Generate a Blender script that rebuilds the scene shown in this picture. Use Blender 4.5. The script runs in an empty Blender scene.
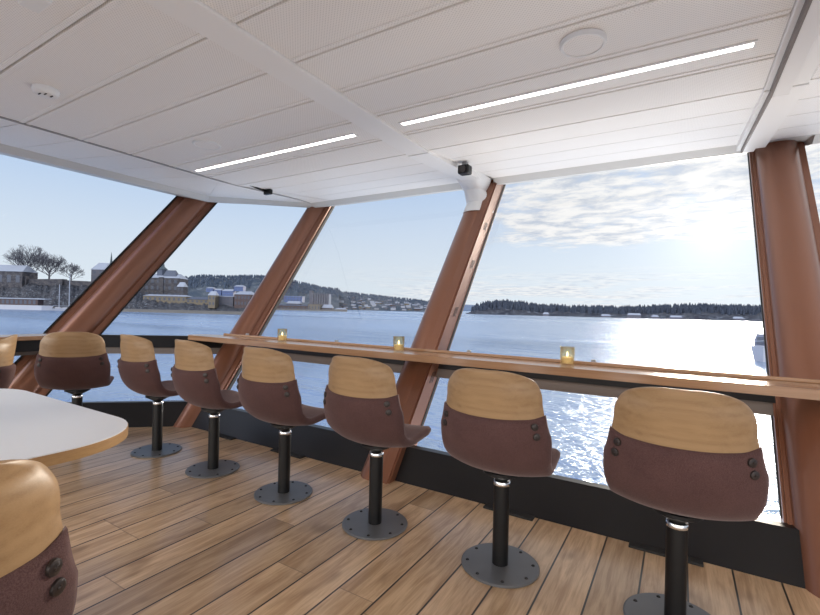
import bpy, bmesh, math, random
from mathutils import Vector, Matrix
C = bpy.context.scene.collection
rnd = random.Random(7)
PI = math.pi

# ------------------------------------------------------------------ camera
F_PX = 447.0
EYE = Vector((0, 0, 1.2))
yaw, roll, pitch = math.radians(31.2), math.radians(1.42), math.radians(0.1)
Fv = Vector((-math.sin(yaw)*math.cos(pitch), math.cos(yaw)*math.cos(pitch), math.sin(pitch)))
R0 = Vector((math.cos(yaw), math.sin(yaw), 0)); U0 = R0.cross(Fv)
Rv = math.cos(roll)*R0 + math.sin(roll)*U0
Uv = -math.sin(roll)*R0 + math.cos(roll)*U0
cam_d = bpy.data.cameras.new('camera'); cam_d.sensor_width = 36; cam_d.lens = F_PX/820*36
cam_d.clip_start = 0.02; cam_d.clip_end = 8000
cam = bpy.data.objects.new('camera', cam_d); C.objects.link(cam)
M = Matrix((Rv, Uv, -Fv)).transposed().to_4x4(); M.translation = EYE
cam.matrix_world = M
bpy.context.scene.camera = cam

def at(x, y, d):            # the point seen at (x, y) at depth d, for laying out the far shore
    return EYE + (Fv + Rv*((x-410)/F_PX) - Uv*((y-307.5)/F_PX))*d
def on_z(x, y, z):
    r = Fv + Rv*((x-410)/F_PX) - Uv*((y-307.5)/F_PX)
    return EYE + r*((z-EYE.z)/r.z)

# ------------------------------------------------------------------ materials
class NT:
    def __init__(s, name):
        s.m = bpy.data.materials.new(name); s.m.use_nodes = True
        s.t = s.m.node_tree; s.n = s.t.nodes; s.n.clear()
        s.out = s.n.new('ShaderNodeOutputMaterial')
    def link(s, a, b): s.t.links.new(a, b)
    def put(s, sock, v):
        if isinstance(v, bpy.types.NodeSocket): s.link(v, sock)
        elif isinstance(v, (tuple, list)):
            sock.default_value = tuple(v) + ((1,) if len(v) == 3 and sock.type == 'RGBA' else ())
        else: sock.default_value = v
    def math(s, op, a, b=0.0, c=0.0, clamp=False):
        n = s.n.new('ShaderNodeMath'); n.operation = op; n.use_clamp = clamp
        s.put(n.inputs[0], a); s.put(n.inputs[1], b); s.put(n.inputs[2], c); return n.outputs[0]
    def mix(s, f, a, b, mode='MIX'):
        n = s.n.new('ShaderNodeMix'); n.data_type = 'RGBA'; n.blend_type = mode
        s.put(n.inputs[0], f); s.put(n.inputs[6], a); s.put(n.inputs[7], b); return n.outputs[2]
    def coord(s, kind='Object'): return s.n.new('ShaderNodeTexCoord').outputs[kind]
    def sep(s, v):
        n = s.n.new('ShaderNodeSeparateXYZ'); s.link(v, n.inputs[0]); return n.outputs
    def comb(s, x, y, z):
        n = s.n.new('ShaderNodeCombineXYZ'); s.put(n.inputs[0], x); s.put(n.inputs[1], y); s.put(n.inputs[2], z); return n.outputs[0]
    def scale(s, v, sc, loc=(0, 0, 0), rot=(0, 0, 0)):
        n = s.n.new('ShaderNodeMapping'); s.link(v, n.inputs[0]); n.inputs['Scale'].default_value = sc
        n.inputs['Rotation'].default_value = rot
        s.put(n.inputs['Location'], loc); return n.outputs[0]
    def noise(s, v, scale=5, detail=3, rough=.5, dist=0):
        n = s.n.new('ShaderNodeTexNoise'); s.link(v, n.inputs['Vector'])
        n.inputs['Scale'].default_value = scale; n.inputs['Detail'].default_value = detail
        n.inputs['Roughness'].default_value = rough; n.inputs['Distortion'].default_value = dist
        return n.outputs[0]
    def white(s, v):
        n = s.n.new('ShaderNodeTexWhiteNoise'); s.link(v, n.inputs['Vector']); return n.outputs[0]
    def smooth(s, v, a, b, lo=0., hi=1.):
        n = s.n.new('ShaderNodeMapRange'); n.interpolation_type = 'SMOOTHSTEP'
        s.put(n.inputs[0], v); n.inputs[1].default_value = a; n.inputs[2].default_value = b
        n.inputs[3].default_value = lo; n.inputs[4].default_value = hi; return n.outputs[0]
    def bump(s, h, strength=.3, dist=.01):
        n = s.n.new('ShaderNodeBump'); s.link(h, n.inputs['Height'])
        n.inputs['Strength'].default_value = strength; n.inputs['Distance'].default_value = dist; return n.outputs[0]
    def pbr(s, col, rough=.5, metal=0., normal=None, spec=.5, emit=None, estr=0., coat=0.):
        b = s.n.new('ShaderNodeBsdfPrincipled')
        s.put(b.inputs['Base Color'], col); s.put(b.inputs['Roughness'], rough)
        s.put(b.inputs['Metallic'], metal); s.put(b.inputs['Specular IOR Level'], spec)
        if coat: b.inputs['Coat Weight'].default_value = coat; b.inputs['Coat Roughness'].default_value = .15
        if normal: s.link(normal, b.inputs['Normal'])
        if emit: s.put(b.inputs['Emission Color'], emit); b.inputs['Emission Strength'].default_value = estr
        s.link(b.outputs[0], s.out.inputs[0]); return s.m

def srgb(r, g, b):
    f = lambda c: (c/255/12.92) if c/255 <= .04045 else ((c/255+.055)/1.055)**2.4
    return (f(r), f(g), f(b))

def plain(name, col, rough=.5, metal=0., var=.08, scale=12, spec=.5, bump=0., coat=0.):
    t = NT(name); co = t.coord()
    n = t.noise(co, scale, 4, .6)
    c = t.mix(n, tuple(max(0, v*(1-var)) for v in col), tuple(v*(1+var) for v in col))
    nm = t.bump(t.noise(co, scale*18, 2), bump, .002) if bump else None
    return t.pbr(c, rough, metal, nm, spec, coat=coat)

def oak(name, base, dark, stretch=(2.2, 14, 14), rough=.42, warp=.35):
    t = NT(name); co = t.coord()
    oi = t.n.new('ShaderNodeObjectInfo')
    off = t.comb(t.math('MULTIPLY', oi.outputs['Random'], 0.0), 0, 0)
    v = t.scale(co, stretch, off)
    n1 = t.noise(v, 1.6, 4, .55, warp*3)
    w = t.n.new('ShaderNodeTexWave'); w.wave_type = 'BANDS'; w.bands_direction = 'Z'
    t.link(v, w.inputs['Vector']); w.inputs['Scale'].default_value = .35; w.inputs['Distortion'].default_value = 9
    w.inputs['Detail'].default_value = 3; w.inputs['Detail Scale'].default_value = .8
    fine = t.noise(t.scale(co, (stretch[0]*4, stretch[1]*14, stretch[2]*14)), 1.3, 2)
    f = t.math('ADD', t.math('MULTIPLY', n1, .55), t.math('MULTIPLY', w.outputs[1], .10))
    f = t.math('ADD', f, t.math('MULTIPLY', fine, .25), clamp=True)
    c = t.mix(t.smooth(f, .25, .85), base, dark)
    return t.pbr(c, rough, 0, t.bump(fine, .12, .001))

MAT = {}
MAT['oak_back'] = oak('oak_veneer', srgb(168, 136, 98), srgb(134, 103, 70), stretch=(1.0, 26, 26), warp=.12)
MAT['oak_counter'] = oak('oak_counter_wood', srgb(176, 138, 106), srgb(138, 100, 72), stretch=(1.2, 12, 16), rough=.2)
MAT['oak_edge'] = oak('oak_table_edge', srgb(196, 156, 106), srgb(156, 114, 70), stretch=(3, 3, 20))
MAT['copper'] = plain('copper_brown_paint', srgb(138, 92, 70), .34, .42, .04, 3, coat=.3)
MAT['black_metal'] = plain('black_powder_coat', (.007, .007, .008), .4, .1, .1, 8, .35)
MAT['base_metal'] = plain('dark_base_plate', (.15, .155, .165), .40, .35, .12, 6)
MAT['kick'] = plain('charcoal_kick_panel', (.012, .011, .012), .36, 0, .15, 3, .3)
MAT['rail_grey'] = plain('grey_rail', srgb(118, 108, 102), .5, 0, .06, 3)
MAT['chrome'] = plain('chrome', (.75, .75, .76), .18, 1., .03, 5)
MAT['button'] = plain('bronze_button', (.035, .026, .024), .4, .3, .1, 20)
MAT['white_paint'] = plain('white_paint', (.88, .865, .84), .42, 0, .015, 2)
MAT['trim_paint'] = plain('grey_white_trim', (.60, .595, .58), .45, 0, .015, 2)
MAT['white_plastic'] = plain('white_plastic', (.82, .82, .81), .45, 0, .01, 3)
MAT['grey_plastic'] = plain('grey_plastic', (.35, .35, .36), .5, 0, .05, 6)
MAT['table_white'] = plain('white_laminate', (.88, .885, .90), .35, 0, .01, 3)
MAT['dark'] = plain('dark_gap', (.01, .01, .011), .7, 0, .1, 3)
MAT['wax'] = plain('wax', (.85, .75, .55), .5, 0, .03, 8)

def m_fabric():
    t = NT('mauve_wool'); co = t.coord()
    n = t.noise(co, 420, 1, .5); n2 = t.noise(co, 9, 3)
    f = t.math('ADD', t.math('MULTIPLY', n, .75), t.math('MULTIPLY', n2, .25))
    c = t.mix(t.smooth(f, .3, .7), srgb(78, 56, 55), srgb(99, 74, 72))
    b = t.n.new('ShaderNodeBsdfPrincipled')
    t.link(c, b.inputs['Base Color']); b.inputs['Roughness'].default_value = .95
    b.inputs['Sheen Weight'].default_value = .25; b.inputs['Sheen Roughness'].default_value = .4
    b.inputs['Sheen Tint'].default_value = (.9, .75, .72, 1); b.inputs['Specular IOR Level'].default_value = .15
    t.link(t.bump(n, .35, .0015), b.inputs['Normal']); t.link(b.outputs[0], t.out.inputs[0]); return t.m
MAT['fabric'] = m_fabric()

PLANK, PLANK0 = .1822, .2335
def m_floor():
    t = NT('teak_plank_floor'); x, y, z = t.sep(t.coord())
    u = t.math('DIVIDE', t.math('SUBTRACT', x, PLANK0), PLANK)
    row = t.math('FLOOR', u); fx = t.math('FRACT', u)
    fx = t.math('SUBTRACT', u, row)
    r1 = t.white(t.comb(row, 3.7, 1.1))
    v = t.math('ADD', t.math('DIVIDE', y, 1.75), t.math('MULTIPLY', r1, 5.3))
    seg = t.math('FLOOR', v); fy = t.math('SUBTRACT', v, seg)
    rp = t.white(t.comb(row, seg, 7.3))
    gv = t.comb(t.math('MULTIPLY', x, 17), t.math('ADD', t.math('MULTIPLY', y, 1.7), t.math('MULTIPLY', rp, 60)), t.math('MULTIPLY', rp, 9))
    g1 = t.noise(gv, 1.2, 5, .6, .9)
    gv2 = t.comb(t.math('MULTIPLY', x, 95), t.math('ADD', t.math('MULTIPLY', y, 4.5), t.math('MULTIPLY', rp, 60)), 0)
    g2 = t.noise(gv2, 1.2, 3, .6)
    kn = t.noise(t.comb(t.math('MULTIPLY', x, 5), t.math('MULTIPLY', y, 2.6), t.math('MULTIPLY', rp, 30)), 1.3, 2, .5)
    f = t.math('ADD', t.math('MULTIPLY', g1, .7), t.math('MULTIPLY', g2, .3))
    col = t.mix(t.smooth(f, .32, .68), srgb(164, 131, 98), srgb(212, 181, 146))
    col = t.mix(t.smooth(kn, .58, .78, 0, .55), col, srgb(112, 84, 58))
    tint = t.smooth(rp, 0, 1, .82, 1.10)
    col = t.mix(1.0, col, t.comb(tint, tint, tint), 'MULTIPLY')
    edge = t.math('MINIMUM', fx, t.math('SUBTRACT', 1.0, fx))
    seam = t.smooth(edge, .016, .028, 1, 0)
    ey = t.math('MINIMUM', fy, t.math('SUBTRACT', 1.0, fy))
    butt = t.smooth(ey, .0009, .0016, .45, 0)
    s = t.math('MAXIMUM', seam, butt)
    col = t.mix(s, col, (.012, .010, .009))
    h = t.math('SUBTRACT', t.math('MULTIPLY', f, .25), s)
    rough = t.math('ADD', t.math('MULTIPLY', g1, .14), .26)
    return t.pbr(col, rough, 0, t.bump(h, .3, .002), .6, coat=.3)
MAT['floor'] = m_floor()

def m_ceiling():
    t = NT('perforated_white_panel'); x, y, z = t.sep(t.coord())
    px = t.math('SINE', t.math('MULTIPLY', x, 2*PI/.016)); py = t.math('SINE', t.math('MULTIPLY', y, 2*PI/.016))
    d = t.math('MULTIPLY', px, py)
    d = t.smooth(d, .25, .6)
    c = t.mix(t.math('MULTIPLY', d, .28), (.90, .875, .845), (.28, .27, .265))
    return t.pbr(c, .5, 0, None, .4)
MAT['ceiling'] = m_ceiling()

def m_glass(name, tint=(1, 1, 1), refl=1.0):
    t = NT(name)
    tr = t.n.new('ShaderNodeBsdfTransparent'); tr.inputs[0].default_value = (*tint, 1)
    gl = t.n.new('ShaderNodeBsdfGlossy'); gl.inputs['Roughness'].default_value = .02
    fr = t.n.new('ShaderNodeFresnel'); fr.inputs[0].default_value = 1.33
    # faint smudges
    sm = t.noise(t.coord(), 2.5, 4)
    mx = t.n.new('ShaderNodeMixShader'); t.link(t.math('MULTIPLY', fr.outputs[0], t.smooth(sm, .2, .8, refl*.85, refl)), mx.inputs[0])
    t.link(tr.outputs[0], mx.inputs[1]); t.link(gl.outputs[0], mx.inputs[2]); t.link(mx.outputs[0], t.out.inputs[0])
    return t.m
MAT['glass'] = m_glass('window_glass', (.99, .992, .992), .10)
MAT['amber'] = m_glass('amber_ribbed_glass', (1.0, .95, .82), .45)

def m_emit(name, col, strength):
    t = NT(name); e = t.n.new('ShaderNodeEmission'); e.inputs[1].default_value = strength
    n = t.noise(t.coord(), 3, 1); t.link(t.mix(n, col, tuple(v*.97 for v in col)), e.inputs[0])
    t.link(e.outputs[0], t.out.inputs[0]); return t.m
MAT['lamp'] = m_emit('lamp_diffuser', (1, .95, .88), 9.0)
MAT['flame'] = m_emit('candle_flame', (1, .80, .45), 6)

def m_water():
    t = NT('fjord_water'); co = t.coord()
    n1 = t.noise(t.scale(co, (.055, .16, 1)), 1, 5, .6, .5)
    n2 = t.noise(t.scale(co, (.9, 1.7, 1)), 1, 4, .6)
    n3 = t.noise(t.scale(co, (.004, .016, 1)), 1, 3, .5, .6)
    h = t.math('ADD', t.math('MULTIPLY', n1, 3.2), t.math('MULTIPLY', n2, .55))
    c = t.mix(t.smooth(n3, .3, .7), (.28, .40, .58), (.45, .56, .72))
    r = t.smooth(n3, .3, .7, .16, .30)
    return t.pbr(c, r, .72, t.bump(h, .85, 1.0), .6)
MAT['water'] = m_water()

def terrain(name, cols, scale, snow=.3, rough=.95):
    t = NT(name); co = t.coord('Object')
    n = t.noise(t.scale(co, (scale, scale, scale*1.6)), 1, 5, .65)
    m = t.noise(t.scale(co, (scale*2.7, scale*2.7, scale*4)), 1, 4, .7)
    c = t.mix(t.smooth(n, .35, .65), cols[0], cols[1])
    c = t.mix(t.smooth(m, .62-snow*.3, .72, 0, .8), c, (.20, .24, .31))
    return t.pbr(c, rough, 0, None, .1)
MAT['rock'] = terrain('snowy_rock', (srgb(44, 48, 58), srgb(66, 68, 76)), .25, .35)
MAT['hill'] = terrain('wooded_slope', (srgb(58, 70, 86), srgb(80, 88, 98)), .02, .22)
MAT['hill_far'] = terrain('distant_slope', (srgb(82, 104, 136), srgb(100, 120, 148)), .01, .1)  # distance haze put into the bluish base colours
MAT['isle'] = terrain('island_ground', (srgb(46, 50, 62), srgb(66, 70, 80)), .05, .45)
MAT['conifer'] = plain('conifer_hazed', srgb(66, 78, 98), .95, 0, .35, .05, .1)  # tree colour shifted to blue-grey, haze over the ridges painted in
MAT['conifer_isle'] = plain('island_conifer', srgb(56, 64, 80), .95, 0, .4, .04, .1)
MAT['bark'] = plain('bare_twigs', srgb(82, 84, 96), .95, 0, .2, 1, .1)
MAT['stone'] = terrain('fortress_stone', (srgb(56, 58, 68), srgb(78, 78, 84)), .35, .0)
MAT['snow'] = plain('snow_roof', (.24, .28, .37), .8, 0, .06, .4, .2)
MAT['ochre'] = plain('ochre_wall', srgb(100, 95, 88), .9, 0, .1, .3, .1)
MAT['house_grey'] = plain('grey_house_wall', srgb(84, 86, 98), .9, 0, .12, .3, .1)
MAT['house_brown'] = plain('brown_house_wall', srgb(76, 68, 72), .9, 0, .12, .3, .1)
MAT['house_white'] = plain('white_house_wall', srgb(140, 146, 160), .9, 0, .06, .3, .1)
MAT['house_blue'] = plain('blue_glass_wall', srgb(62, 80, 124), .5, 0, .12, .2, .3)
MAT['window_dark'] = plain('dark_windows', srgb(62, 70, 88), .5, 0, .1, .3, .3)
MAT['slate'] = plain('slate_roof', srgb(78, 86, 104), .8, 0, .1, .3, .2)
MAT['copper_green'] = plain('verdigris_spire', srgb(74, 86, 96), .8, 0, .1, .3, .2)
MAT['quay'] = plain('quay_stone', srgb(96, 96, 98), .9, 0, .15, .15, .1)
MAT['hull'] = plain('white_hull', srgb(160, 165, 180), .4, 0, .04, .4, .4)
MAT['hull_shade'] = plain('grey_hull', srgb(105, 115, 140), .5, 0, .06, .4, .4)

# ------------------------------------------------------------------ mesh helpers
def new_bm(): return bmesh.new()
def add_box(bm, lo, hi, bevel=0.):
    x0, y0, z0 = lo; x1, y1, z1 = hi
    vs = [bm.verts.new(p) for p in ((x0,y0,z0),(x1,y0,z0),(x1,y1,z0),(x0,y1,z0),(x0,y0,z1),(x1,y0,z1),(x1,y1,z1),(x0,y1,z1))]
    fs = [bm.faces.new([vs[i] for i in q]) for q in ((3,2,1,0),(4,5,6,7),(0,1,5,4),(1,2,6,5),(2,3,7,6),(3,0,4,7))]
    if bevel:
        es = {e for f in fs for e in f.edges}
        bmesh.ops.bevel(bm, geom=list(es), offset=bevel, segments=2, affect='EDGES', profile=.5)
def add_hexa(bm, p):        # 8 points, bottom ring then top ring
    vs = [bm.verts.new(q) for q in p]
    for q in ((3,2,1,0),(4,5,6,7),(0,1,5,4),(1,2,6,5),(2,3,7,6),(3,0,4,7)): bm.faces.new([vs[i] for i in q])
def add_prism(bm, poly, z0, z1, close=True):
    a = [bm.verts.new((x, y, z0)) for x, y in poly]; b = [bm.verts.new((x, y, z1)) for x, y in poly]
    n = len(poly)
    for i in range(n): bm.faces.new((a[i], a[(i+1) % n], b[(i+1) % n], b[i]))
    bm.faces.new(b); bm.faces.new(a[::-1])
def add_tube(bm, pts, rad, seg=20, caps=True):
    pts = [Vector(p) for p in pts]; rings = []
    rads = rad if isinstance(rad, (list, tuple)) else [rad]*len(pts)
    for i, p in enumerate(pts):
        d = (pts[min(i+1, len(pts)-1)] - pts[max(i-1, 0)]).normalized()
        a = d.orthogonal().normalized() if i == 0 else (rings_a - d*rings_a.dot(d)).normalized()
        rings_a = a; b = d.cross(a)
        rings.append([bm.verts.new(p + (a*math.cos(2*PI*k/seg) + b*math.sin(2*PI*k/seg))*rads[i]) for k in range(seg)])
    for r, s in zip(rings, rings[1:]):
        for k in range(seg): bm.faces.new((r[k], r[(k+1) % seg], s[(k+1) % seg], s[k]))
    if caps: bm.faces.new(rings[0][::-1]); bm.faces.new(rings[-1])
def add_lathe(bm, prof, c=(0, 0, 0), seg=40):
    rings = []
    for r, z in prof:
        rings.append([bm.verts.new((c[0]+r*math.cos(2*PI*k/seg), c[1]+r*math.sin(2*PI*k/seg), c[2]+z)) for k in range(seg)] if r > 1e-6
                     else [bm.verts.new((c[0], c[1], c[2]+z))])
    for a, b in zip(rings, rings[1:]):
        for k in range(seg):
            q = [a[k % len(a)], a[(k+1) % len(a)], b[(k+1) % len(b)], b[k % len(b)]]
            q = list(dict.fromkeys(q))
            if len(q) > 2: bm.faces.new(q)
def obj(name, bm, mat, parent=None, smooth=False, fix=True):
    if fix: bmesh.ops.recalc_face_normals(bm, faces=bm.faces)
    me = bpy.data.meshes.new(name); bm.to_mesh(me); bm.free()
    me.materials.append(MAT[mat] if isinstance(mat, str) else mat)
    if smooth:
        for p in me.polygons: p.use_smooth = True
        if smooth != 'all': me.set_sharp_from_angle(angle=math.radians(38))
    o = bpy.data.objects.new(name, me); C.objects.link(o)
    if parent: o.parent = parent
    return o
def tag(o, label, cat, group=None, kind=None):
    if label: o['label'] = label
    if cat: o['category'] = cat
    if group: o['group'] = group
    if kind: o['kind'] = kind
    return o
def thing(name, label, cat, loc=(0, 0, 0), rz=0., group=None, kind=None):
    o = bpy.data.objects.new(name, None); C.objects.link(o); o.location = loc; o.rotation_euler = (0, 0, rz)
    o.empty_display_size = .1
    return tag(o, label, cat, group, kind)
def struct(name, bm, mat, label=None, parent=None, smooth=False):
    o = obj(name, bm, mat, parent, smooth); o['kind'] = 'structure'
    if label: o['label'] = label
    return o
def copy_tree(o, parent=None):
    c = o.copy(); C.objects.link(c)
    if parent: c.parent = parent
    for ch in [x for x in list(bpy.data.objects) if x.parent == o]: copy_tree(ch, c)
    return c

# ------------------------------------------------------------------ room shell
ZC, MS = 2.4, .11                      # flat ceiling height, slope of its outer strip
def zs(y): return ZC + MS*(y-2.955)    # sloping front strip
# floor: planks run along Y, edge follows the wall line
bm = new_bm()
add_prism(bm, [(-5.42, -4), (4, -4), (4, 2.66), (-4.1, 2.66), (-5.42, 1.5)], -.15, 0)
struct('floor', bm, 'floor', 'brown timber plank deck with black caulked seams')

# kick panels (leaning with the glass)
def kick(name, a, b, lean_a, lean_b, h, label, inset=.06):
    bm = new_bm()
    t = Vector((b[0]-a[0], b[1]-a[1], 0)).normalized(); n = Vector((-t.y, t.x, 0))
    if n.y < 0: n = -n
    A0, B0 = Vector((a[0], a[1], 0)), Vector((b[0], b[1], 0))
    A1 = A0 + Vector((lean_a[0], lean_a[1], 1))*h; B1 = B0 + Vector((lean_b[0], lean_b[1], 1))*h
    k = n*inset
    add_hexa(bm, [A0, B0, B0+k, A0+k, A1, B1, B1+k, A1+k])
    return struct(name, bm, 'kick', label)
kick('wall_front', (-4.08, 2.62), (4, 2.62), (0, .73), (0, .73), .20, 'low charcoal panel under the front windows')
kick('wall_corner', (-5.36, 1.46), (-4.08, 2.62), (0, .79), (0, .74), .215, 'low charcoal panel under the diagonal corner window')
bm = new_bm(); add_box(bm, (-5.44, -4, 0), (-5.36, 1.46, .215))
struct('wall_left', bm, 'kick', 'low charcoal panel under the left side window')

# floor plates along the foot of the front panel
for i, (x0, x1) in enumerate([(-3.59, -3.36), (-2.86, -2.52), (-1.0, -.70), (-.205, .118)]):
    bm = new_bm(); add_box(bm, (x0, 2.562, .0), (x1, 2.617, .012), .002)
    o = obj('floor_bracket', bm, 'dark')
    tag(o, ['small black floor plate by the base of the corner pillar', 'small black floor plate between the corner pillar and the middle pillar',
            'small black floor plate just right of the middle pillar', 'small black floor plate left of the broad right pillar'][i],
        'floor plate', 'black floor plates along the kick panel')

# ceiling
PIT = .3445
bm = new_bm()
bm_gap = new_bm()
def flat_panel(x0, x1, y0, y1, g=.005):
    add_box(bm, (x0+g, y0+g, ZC), (x1-g, y1-g, ZC+.02), .006)
bays = [(-3.87, -1.835), (-1.665, .355), (.53, 4.0)]
for x0, x1 in bays:
    for k in range(20):
        y1 = 2.955-k*PIT; flat_panel(x0, x1, y1-PIT, y1)
        if k:
            for a_, b_ in ((-.034, -.0055), (.0055, .034)): add_box(bm, (x0+.012, y1+a_, ZC-.005), (x1-.012, y1+b_, ZC+.004), .0045)
add_box(bm, (-3.87, -4, ZC+.021), (4, 2.955, ZC+.04))
def slope_panel(poly, zf, th=.02):     # poly of (x, y) with zf giving height
    a = [bm.verts.new((x, y, zf(x, y))) for x, y in poly]; b = [bm.verts.new((x, y, zf(x, y)+th)) for x, y in poly]
    n = len(poly)
    for i in range(n): bm.faces.new((a[i], a[(i+1) % n], b[(i+1) % n], b[i]))
    bm.faces.new(b); bm.faces.new(a[::-1])
zfront = lambda x, y: zs(y)
zleft = lambda x, y: ZC + MS*(-3.88-x)
g = .004
for x0, x1 in [(-3.86, -1.835), (-1.665, .355), (.53, 4.0)]:
    for k in range(4):
        ya, yb = 2.955+k*.344+g, 2.955+(k+1)*.344-g
        slope_panel([(x0, ya), (x1, ya), (x1, yb), (x0, yb)], zfront)
slope_panel([(-3.87, 2.955), (4, 2.955), (4, 4.34), (-4.2, 4.34), (-3.87, 4.34)], lambda x, y: zs(y)+.021)
YE = 3.42
for k in range(20):                    # left strip
    ya, yb = 2.60-(k+1)*PIT+g, 2.60-k*PIT-g
    slope_panel([(-5.01, ya), (-3.895, ya), (-3.895, yb), (-5.01, yb)], zleft)
slope_panel([(-5.01, 2.604), (-3.885, 2.604), (-3.885, 2.75), (-5.01, YE)], zleft)
def zcorner(x, y):
    # plane through (-3.88,2.75,2.4), (-5.01,3.42,2.524), (-4.2,4.34,2.552)
    p, q, r = Vector((-3.88, 2.75, ZC)), Vector((-5.01, 3.42, 2.524)), Vector((-4.2, 4.34, 2.552))
    n = (q-p).cross(r-p); return p.z - (n.x*(x-p.x)+n.y*(y-p.y))/n.z
a = [bm.verts.new(v) for v in ((-3.885, 2.752, ZC), (-5.01, 3.422, 2.524), (-4.2, 4.34, 2.552))]
bm.faces.new(a)
a = [bm.verts.new(v) for v in ((-3.885, 2.76, ZC), (-4.19, 4.34, 2.552), (-3.875, 4.34, zs(4.34)), (-3.865, 2.955, ZC))]
bm.faces.new(a)
slope_panel([(-5.01, -4), (-3.86, -4), (-3.86, 2.75), (-5.01, YE)], lambda x, y: zleft(x, y)+.021)
ceil = struct('ceiling', bm, 'ceiling', 'white perforated ceiling panels with raised seams')
bm_gap.free()
# roof deck above
bm = new_bm(); add_prism(bm, [(-5.6, -4), (4, -4), (4, 4.9), (-4.4, 4.9), (-5.6, 3.8)], 2.66, 2.72)
struct('ceiling_roof', bm, 'white_paint', 'roof deck above the ceiling panels')
# dark shadow-gap strip along the left edge of the flat ceiling
bm = new_bm()
pts = [(-3.882, -4, ZC), (-3.882, 2.72, ZC), (-3.92, 3.0, 2.418), (-3.98, 3.5, 2.461), (-4.08, 4.0, 2.516), (-4.19, 4.32, 2.55)]
add_tube(bm, [Vector(p)-Vector((0, 0, .001)) for p in pts], .008, 6)
o = struct('trim_1', bm, 'grey_plastic', 'dark groove strip between ceiling and left sloping strip')

# edge trim above the glass
inner = [(-5.01, -4), (-5.01, 3.42), (-4.2, 4.33), (4, 4.33)]
outer = [(-5.5, -4), (-5.5, 3.68), (-4.28, 4.72), (4, 4.72)]
zin = [2.524, 2.524, 2.552, 2.552]
def off(p, q, k): return (p[0]+(q[0]-p[0])*k, p[1]+(q[1]-p[1])*k)
def trim_seg(bm, i, k0=0., k1=1.):
    res = []
    for k in (k0, k1):
        ip, op = off(inner[i], inner[i+1], k), off(outer[i], outer[i+1], k); z = zin[i]+(zin[i+1]-zin[i])*k
        m = off(ip, op, .16)
        res.append([Vector((ip[0], ip[1], z+.004)), Vector((*m, z-.052)), Vector((*op, z+.028)), Vector((*op, z+.12)), Vector((ip[0], ip[1], z+.09))])
    a = [bm.verts.new(v) for v in res[0]]; b = [bm.verts.new(v) for v in res[1]]
    n = len(a)
    for j in range(n): bm.faces.new((a[j], a[(j+1) % n], b[(j+1) % n], b[j]))
    bm.faces.new(a); bm.faces.new(b[::-1])
L = 8.2
def fx(x): return (x+4.2)/L
bm = new_bm(); trim_seg(bm, 0); trim_seg(bm, 1); trim_seg(bm, 2, 0, fx(-1.95)); trim_seg(bm, 2, fx(-1.67), fx(.44)); trim_seg(bm, 2, fx(.82), 1)
for xa, xb in ((-1.95, -1.67), (.44, .82)):
    add_hexa(bm, [(xa, 4.32, zs(4.32)), (xb, 4.32, zs(4.32)), (xb, 4.72, zs(4.72)), (xa, 4.72, zs(4.72)), (xa, 4.32, 2.64), (xb, 4.32, 2.64), (xb, 4.72, 2.65), (xa, 4.72, 2.65)])
struct('trim_2', bm, 'trim_paint', 'white edge trim above the windows')

# ceiling beams
def beam(name, x0, x1, label, extra=0.):
    root = thing(name, label, None, kind='structure')
    bm = new_bm(); add_box(bm, (x0, -4, ZC-.014), (x1, 2.955, ZC+.05), .004)
    obj('flat_length', bm, 'white_paint', root)
    bm = new_bm()
    z0, z1 = zs(2.955), zs(4.3)
    add_hexa(bm, [(x0, 2.955, z0-.02), (x1, 2.955, z0-.02), (x1+extra, 4.33, z1-.045), (x0+extra, 4.33, z1-.045),
                  (x0, 2.955, z0+.05), (x1, 2.955, z0+.05), (x1+extra, 4.33, z1+.05), (x0+extra, 4.33, z1+.05)])
    obj('sloping_length', bm, 'white_paint', root)
    return root
bA = beam('ceiling_beam', -1.84, -1.66, 'long white beam crossing the ceiling to the middle pillar', -.06)
bB = beam('ceiling_beam', .35, .53, 'white stepped beam above the broad right pillar')
bm = new_bm(); add_box(bm, (.385, -4, ZC-.05), (.455, 2.96, ZC-.014), .003)
add_hexa(bm, [(.385, 2.96, ZC-.05), (.455, 2.96, ZC-.05), (.455, 4.3, zs(4.3)-.075), (.385, 4.3, zs(4.3)-.075),
              (.385, 2.96, ZC-.01), (.455, 2.96, ZC-.01), (.455, 4.3, zs(4.3)-.02), (.385, 4.3, zs(4.3)-.02)])
obj('lower_flange', bm, 'white_paint', bB)
bm = new_bm(); add_box(bm, (.374, -4, ZC-.052), (.3845, 2.96, ZC-.0145))  # grey strip added as painted shade on the flange's left face
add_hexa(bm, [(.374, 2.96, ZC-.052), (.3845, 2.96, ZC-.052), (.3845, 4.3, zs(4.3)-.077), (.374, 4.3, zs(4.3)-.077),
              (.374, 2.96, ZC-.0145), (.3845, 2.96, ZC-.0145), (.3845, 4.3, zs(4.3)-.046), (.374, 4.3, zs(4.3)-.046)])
obj('shade_strip', bm, 'rail_grey', bB)

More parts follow.
